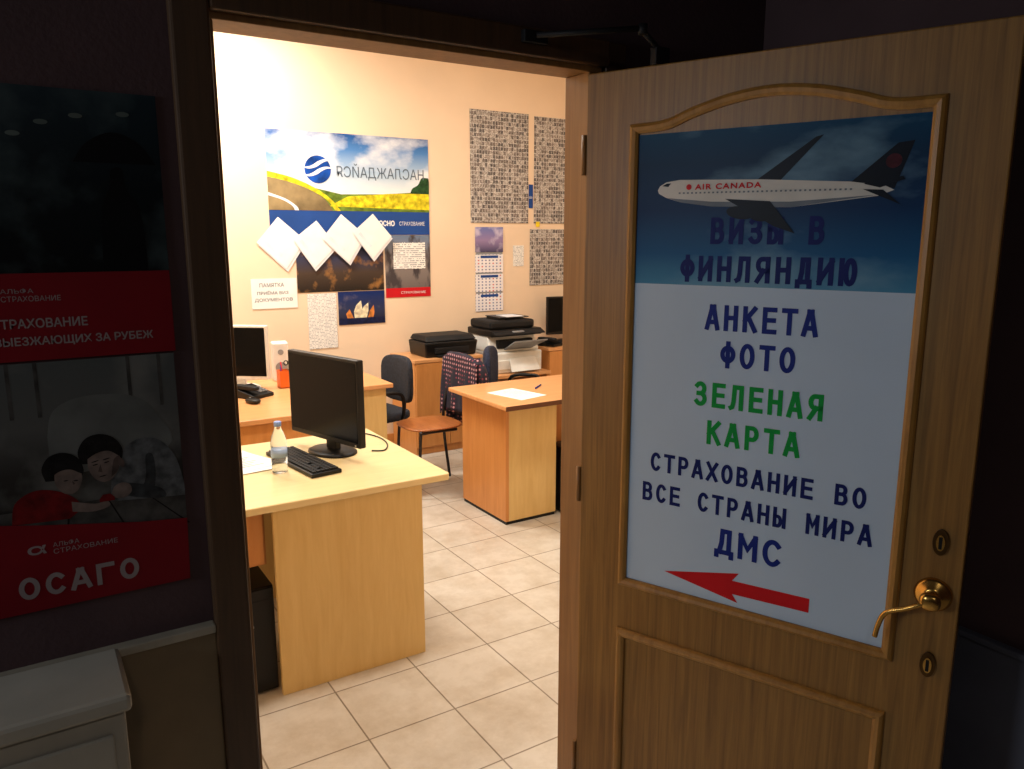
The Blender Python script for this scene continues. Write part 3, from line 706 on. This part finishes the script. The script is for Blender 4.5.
monitor('computer_monitor', (1.075, 3.20, .7505), -73.7, w=.475, h=.335, z0=.085)
keyboard('keyboard', (.935, 3.10, .7505), -82)
g = grp('water_bottle', (.840, 3.045, .7505))
g.location = (.822, 3.03, .7505)
m_pet, nt, b = newmat('clear_pet_plastic'); b.inputs['Base Color'].default_value = lin((235, 241, 246)); b.inputs['Roughness'].default_value = .08
b.inputs['Transmission Weight'].default_value = .9; b.inputs['IOR'].default_value = 1.12
lathe(g, 'body', [(.022, 0), (.030, .004), (.0315, .02), (.029, .03), (.0315, .04), (.0315, .12), (.028, .145), (.016, .175), (.0125, .183), (.0125, .192)], (0, 0, 0), m_pet)
lathe(g, 'label', [(.0322, .066), (.0322, .098)], (0, 0, 0), M('bottle_label_blue', (150, 176, 212), .4))
lathe(g, 'cap', [(.0145, .190), (.0145, .207), (.012, .209)], (0, 0, 0), M('bottle_cap_blue', (120, 150, 210), .4))
g = grp('paper_stack', (.70, 3.24, .7505), 12)
for i in range(4):
    o = box(g, 'sheet_%d' % (i + 1), -.105, .105, -.148, .148, .0012 * i, .0012 * i + .001, m_paper, 0)
    o.rotation_euler = (0, 0, math.radians([0, 9, -6, 3][i])); o.location = ([0, .02, -.01, .01][i], [0, .03, -.02, .01][i], 0)
boxes(g, 'print_lines', [(-.075, .08 - .02 * (i % 3), .11 - i * .022, .116 - i * .022, .0052, .0054) for i in range(10)], m_grey)
g = grp('monitor_cable')
tube(g, 'cord', smoothpath([(1.25, 3.12, .7538), (1.30, 3.10, .7538), (1.35, 3.18, .7538), (1.37, 3.30, .7538), (1.34, 3.42, .7538), (1.26, 3.49, .7538)], 8), .003, m_black, seg=8)

# ------------------------------------------------------------------ rear left desk
g = grp('corner_desk')
slab(g, 'top', [(.45, 4.00), (1.30, 4.00), (1.36, 4.06), (1.36, 4.52), (1.40, 4.56), (1.99, 4.56), (1.99, 5.16), (.45, 5.16)], .722, .75, m_aldert)
box(g, 'front_panel', 1.34, 1.955, 4.60, 4.62, 0, .722, m_beech, .002)
box(g, 'return_panel', .50, 1.30, 4.03, 4.05, 0, .722, m_alder, .002)
box(g, 'return_side', 1.30, 1.32, 4.03, 4.62, 0, .722, m_alder, .002)
box(g, 'back_leg', .50, .52, 4.05, 5.12, 0, .722, m_alder, .002)
box(g, 'far_leg', 1.05, 1.60, 5.10, 5.12, 0, .722, m_alder, .002)
monitor('computer_monitor', (1.11, 4.92, .7505), -38, w=.38, h=.30, bez=m_white, z0=.08)
g = grp('desk_speaker', (1.42, 5.08, .7505), -10)
box(g, 'cabinet', -.05, .05, -.06, .06, 0, .25, m_white, .008)
cyl(g, 'cone', (0, -.060, .09), (0, -.063, .09), .036, m_grey, seg=28); cyl(g, 'tweeter', (0, -.060, .19), (0, -.063, .19), .018, m_grey)
g = grp('pen_holder', (1.375, 4.80, .7505), 0)
boxes(g, 'cup', [(-.05, .05, -.035, -.032, 0, .11), (-.05, .05, .032, .035, 0, .11), (-.05, -.047, -.032, .032, 0, .11), (.047, .05, -.032, .032, 0, .11), (-.05, .05, -.035, .035, 0, .004), (-.0015, .0015, -.032, .032, 0, .10)], m_orange)
for i, (x, c, t) in enumerate([(-.035, m_navy, .15), (-.02, m_red, .16), (.02, m_black, .155), (.035, m_green, .145)]):
    cyl(g, 'pen_%d' % (i + 1), (x, 0, .005), (x + .008 * (-1) ** i, .012, t), .004, c)
for s in (-1, 1): tube(g, 'scissor_loop_%d' % (s + 2), [(.01 + s * .013 + .012 * math.cos(a), -.012, .155 + .014 * math.sin(a)) for a in [k * math.pi / 6 for k in range(12)]], .0035, m_black, closed=True)
box(g, 'scissor_blade', .004, .016, -.014, -.011, .01, .145, m_chrome, 0)
g = grp('desk_phone', (1.12, 4.62, .7505), 30)
def phonebase(g): return addbev(mesh(g, 'base', [(-.08, -.09, 0), (.08, -.09, 0), (.08, .09, 0), (-.08, .09, 0), (-.08, -.09, .02), (.08, -.09, .02), (.08, .09, .06), (-.08, .09, .06)], BF, m_black), .004)
phonebase(g)
pad(g, 'handset', (-.05, 0, .062), (.022, .095, .014), m_blackr, e=.5, bend=.0)
boxes(g, 'buttons', [(.0 + c * .022, .014 + c * .022, -.06 + r * .022, -.046 + r * .022, .030 + r * .005, .037 + r * .005) for r in range(4) for c in range(3)], m_grey)
mouse((1.07, 4.42, .7505), 20)

# ------------------------------------------------------------------ middle desk
g = grp('office_desk')
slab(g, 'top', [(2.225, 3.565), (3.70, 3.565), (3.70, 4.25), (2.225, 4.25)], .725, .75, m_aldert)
box(g, 'top_edge', 2.223, 3.702, 3.563, 3.5655, .724, .7505, m_edge, 0)
box(g, 'pedestal_side', 2.305, 2.327, 3.70, 4.22, .02, .725, m_alder, .002)
box(g, 'pedestal_front', 2.327, 2.665, 3.70, 3.722, .02, .725, m_beech, .002)  # alder front given the paler laminate; its brighter lighting is in the colour
box(g, 'pedestal_inner', 2.643, 2.665, 3.722, 4.22, .02, .725, m_alder, .002)
for i in range(3): box(g, 'drawer_%d' % (i + 1), 2.33, 2.64, 4.205, 4.225, .05 + i * .222, .262 + i * .222, m_alder, .002)
box(g, 'plinth', 2.31, 2.66, 3.705, 4.215, 0, .02, m_black, 0)
box(g, 'right_panel', 3.60, 3.622, 3.62, 4.22, 0, .725, m_alder, .002)
box(g, 'modesty', 2.665, 3.60, 3.90, 3.92, .25, .725, m_alder, .002)
tower((2.90, 3.74, 0), 90)
g = grp('paper_sheet', (2.47, 3.84, .7505), 12)
box(g, 'sheet', -.105, .105, -.148, .148, 0, .0015, m_paper, 0)
boxes(g, 'print_lines', [(-.08, .08, .12 - i * .022, .126 - i * .022, .0015, .0017) for i in range(9)], m_grey)
g = grp('ballpoint_pen', (2.70, 3.95, .7552), 40); cyl(g, 'barrel', (-.06, 0, 0), (.06, 0, 0), .0045, m_navy); cyl(g, 'tip', (.06, 0, 0), (.072, 0, 0), .004, m_chrome, r2=.001)

# ------------------------------------------------------------------ chairs
office_chair((2.03, 5.00, 0), -82, zback=.85)   # sitter faces -X
office_chair((3.06, 4.74, 0), 50, m_fabricb, .88)

g = grp('visitor_chair', (2.26, 4.56, 0), -90)   # sitter faces -X ; local -Y is the front
for s in (-1, 1):
    tube(g, 'front_leg_%s' % 'lr'[s > 0], smoothpath([(s * .17, -.18, .0), (s * .165, -.165, .40), (s * .16, -.13, .432), (s * .16, .10, .432)], 6), .0105, m_metal)
    tube(g, 'back_leg_%s' % 'lr'[s > 0], smoothpath([(s * .175, .22, 0), (s * .165, .17, .42), (s * .165, .21, .66), (s * .16, .235, .86)], 6), .0105, m_metal)
pad(g, 'seat', (0, -.02, .452), (.185, .20, .013), m_seatw, e=.6)
pad(g, 'backrest', (0, .235, .76), (.175, .010, .10), m_seatw, e=.5, bend=-.02)
g2 = grp('draped_jacket', (2.26, 4.56, 0), -90)
m_jack, nt, b = newmat('dotted_jacket_fabric'); b.inputs['Roughness'].default_value = .9
tc = nt.nodes.new('ShaderNodeTexCoord'); vo = nt.nodes.new('ShaderNodeTexVoronoi'); vo.inputs['Scale'].default_value = 34; vo.inputs['Randomness'].default_value = .15
nt.links.new(tc.outputs['Object'], vo.inputs['Vector'])
r = ramp(nt, [(0, (176, 150, 156)), (.22, (120, 50, 66)), (.34, (30, 30, 46)), (1, (22, 22, 34))], 'CONSTANT'); nt.links.new(vo.outputs['Distance'], r.inputs['Fac']); nt.links.new(r.outputs['Color'], b.inputs['Base Color'])
vs, fs = [], []
nu, nv = 36, 30
for j in range(nv + 1):
    t = j / nv
    for i in range(nu + 1):
        u = i / nu * 2 - 1
        wob = .010 * math.sin(u * 9 + t * 3) + .006 * math.sin(u * 17 + 2)
        if t < .42:
            k = t / .42; z = .50 + (.885 - .50) * k; y = .185 + .025 * k + wob * (1 - k)
        elif t < .55:
            k = (t - .42) / .13; a = math.pi * k; z = .885 + .022 * math.sin(a); y = .232 - .026 * math.cos(a)
        else:
            k = (t - .55) / .45; z = .885 - k * .50; y = .262 + .02 * k + wob * k
        z -= .045 * abs(u) ** 3
        vs.append((u * (.228 + .012 * math.sin(t * 6)), y, z))
for j in range(nv):
    for i in range(nu): fs.append((j * (nu + 1) + i, j * (nu + 1) + i + 1, (j + 1) * (nu + 1) + i + 1, (j + 1) * (nu + 1) + i))
o = mesh(g2, 'body', vs, fs, m_jack, True); sm = o.modifiers.new('Solid', 'SOLIDIFY'); sm.thickness = .008
for s in (-1, 1):
    tube(g2, 'sleeve_%s' % 'lr'[s > 0], smoothpath([(s * .17, .245, .87), (s * .225, .26, .80), (s * .235, .27, .65), (s * .230, .265, .42)], 6), .036, m_jack)

# ------------------------------------------------------------------ cabinets + printers
def cabinet(name, x0, x1, y0, y1, h):
    g = grp(name)
    box(g, 'carcass', x0 + .01, x1 - .01, y0 + .02, y1, .0, h - .025, m_alder, .002)
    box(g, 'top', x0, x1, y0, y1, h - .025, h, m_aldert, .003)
    xm = (x0 + x1) / 2
    for i, (a, b) in enumerate(((x0 + .014, xm - .002), (xm + .002, x1 - .014))):
        box(g, 'leaf_%d' % (i + 1), a, b, y0 + .002, y0 + .02, .06, h - .03, m_alder, .002)
    for s in (-1, 1): cyl(g, 'knob_%d' % (s + 2), (xm + s * .04, y0 + .002, h - .14), (xm + s * .04, y0 - .018, h - .14), .010, m_black)
    return g
cabinet('storage_cupboard', 2.50, 3.10, 5.32, 5.78, .75)
g = grp('inkjet_printer', (2.85, 5.53, .7505), 0)
vs = [(-.22, -.15, .0), (.22, -.15, .0), (.22, .15, 0), (-.22, .15, 0), (-.235, -.165, .12), (.235, -.165, .12), (.235, .15, .12), (-.235, .15, .12)]
addbev(mesh(g, 'body', vs, BF, m_black), .015, 3)
vs = [(-.225, -.16, .123), (.225, -.16, .123), (.225, .145, .123), (-.225, .145, .123), (-.205, -.12, .165), (.205, -.12, .165), (.205, .13, .165), (-.205, .13, .165)]
addbev(mesh(g, 'lid', vs, BF, m_blackr), .012, 3)
box(g, 'output_slot', -.15, .15, -.168, -.155, .03, .075, m_blackr, .003)
box(g, 'output_tray', -.14, .14, -.21, -.155, .012, .020, m_blackr, .003)
boxes(g, 'buttons', [(.10 + i * .025, .115 + i * .025, -.1605, -.158, .095, .105) for i in range(4)], m_grey)

g = grp('printer_stand')
box(g, 'top', 3.13, 3.70, 5.22, 5.78, .555, .58, m_aldert, .002)
box(g, 'side_left', 3.14, 3.16, 5.24, 5.76, 0, .555, m_alder, .002); box(g, 'side_right', 3.67, 3.69, 5.24, 5.76, 0, .555, m_alder, .002)
box(g, 'shelf', 3.16, 3.67, 5.26, 5.76, .25, .27, m_alder, .002)
g = grp('multifunction_printer', (3.42, 5.50, .5805), 0)
box(g, 'lower_body', -.24, .24, -.20, .20, 0, .17, m_white, .012)
box(g, 'paper_drawer', -.21, .21, -.212, -.20, .03, .11, m_white, .006); box(g, 'drawer_grip', -.05, .05, -.216, -.212, .06, .075, m_grey, .002)
vs = [(-.24, -.16, .17), (.24, -.16, .17), (.24, .20, .17), (-.24, .20, .17), (-.23, -.10, .30), (.23, -.10, .30), (.23, .20, .30), (-.23, .20, .30)]
addbev(mesh(g, 'upper_body', vs, BF, m_white), .012)
box(g, 'output_recess', -.17, .17, -.165, -.13, .20, .27, m_blackr, .004)
vs = [(-.12, -.34, .27), (.20, -.34, .27), (.16, -.13, .175), (-.10, -.13, .175), (-.12, -.34, .278), (.20, -.34, .278), (.16, -.13, .185), (-.10, -.13, .185)]
mesh(g, 'front_tray', vs, BF, m_grey)
vs = [(-.10, -.27, .02), (.18, -.27, .02), (.16, -.21, .12), (-.08, -.21, .12), (-.10, -.262, .02), (.18, -.262, .02), (.16, -.202, .12), (-.08, -.202, .12)]
mesh(g, 'open_bypass_tray', vs, BF, m_white)
box(g, 'scanner', -.245, .245, -.19, .205, .30, .355, m_black, .010)
vs = [(-.24, -.245, .315), (.24, -.245, .315), (.24, -.18, .325), (-.24, -.18, .325), (-.24, -.245, .325), (.24, -.245, .325), (.24, -.18, .352), (-.24, -.18, .352)]
addbev(mesh(g, 'control_panel', vs, BF, m_blackr), .003); box(g, 'display', -.06, .04, -.235, -.20, .333, .343, m_grey, .001)
box(g, 'adf_cover', -.23, .20, -.15, .19, .355, .425, m_blackr, .02)
box(g, 'adf_tray', -.12, .16, -.12, .12, .44, .448, m_black, .003); box(g, 'adf_hinge', -.12, -.06, -.10, .10, .42, .445, m_black, .003)
box(g, 'loaded_paper', -.05, .11, -.12, .06, .448, .452, m_paper2, 0)

cabinet('storage_cupboard', 3.74, 4.45, 5.32, 5.78, .75)
monitor('computer_monitor', (4.16, 5.60, .7505), -10, w=.42, h=.30, z0=.09)
g = grp('desk_phone', (3.86, 5.46, .7505), 20)
phonebase(g)
pad(g, 'handset', (-.05, 0, .062), (.022, .095, .014), m_blackr, e=.5)

# ------------------------------------------------------------------ lights
def area(name, loc, rot, sx, sy, e, col):
    l = bpy.data.lights.new(name, 'AREA'); l.shape = 'RECTANGLE'; l.size = sx; l.size_y = sy; l.energy = e; l.color = col
    o = bpy.data.objects.new(name, l); COL.objects.link(o); o.location = loc; o.rotation_euler = rot; return o
warm = (1.0, .955, .875)
m_lamp = emis('lamp_diffuser', (255, 240, 215), 4.0)
for i, (x, y, e) in enumerate([(.95, 5.05, 86), (3.1, 4.0, 24), (1.4, 2.7, 42)]):
    g = grp('ceiling_light', (x, y, CH))
    box(g, 'housing', -.62, .62, -.16, .16, -.06, 0, m_white, .004)
    box(g, 'diffuser', -.60, .60, -.14, .14, -.066, -.06, m_lamp, 0)
    a = area('lamp', (0, 0, -.075), (0, 0, 0), 1.2, .28, e, warm); a.parent = g
g = grp('added_door_light', (-2.5, 1.12, 1.95))  # added unseen light, placed to brighten the door and graze the left wall
box(g, 'backplate', 0, .03, -.30, .30, -.12, .12, m_white, .004)
box(g, 'diffuser', .03, .06, -.28, .28, -.10, .10, emis('door_light_glow', (215, 235, 255), 3.0), .01)
a = area('lamp', (.07, 0, 0), (0, math.radians(-90), 0), .2, .56, 16.5, (.86, .93, 1.0)); a.parent = g
g = grp('added_hall_fill', (-.3, -.8, 2.75))  # added weak fill behind the camera, shaped as a ceiling fixture
lathe(g, 'shade', [(.13, -.001), (.13, -.03), (.11, -.055), (.05, -.065)], (0, 0, 0), emis('hall_fill_glow', (255, 240, 225), 1.0))
a = area('lamp', (0, 0, -.08), (0, 0, 0), .25, .25, 5, (1, .94, .88)); a.parent = g

w = bpy.data.worlds.new('World'); scene.world = w; w.use_nodes = True
w.node_tree.nodes['Background'].inputs['Color'].default_value = (.05, .05, .06, 1); w.node_tree.nodes['Background'].inputs['Strength'].default_value = .2

cam = bpy.data.cameras.new('camera'); co = bpy.data.objects.new('camera', cam); COL.objects.link(co)
cam.sensor_width = 36; cam.lens = 778 / 1024 * 36; cam.clip_start = .02
co.location = (0, 0, 1.68); co.rotation_euler = (math.radians(90 - 10.8), 0, math.radians(-32.4))
scene.camera = co
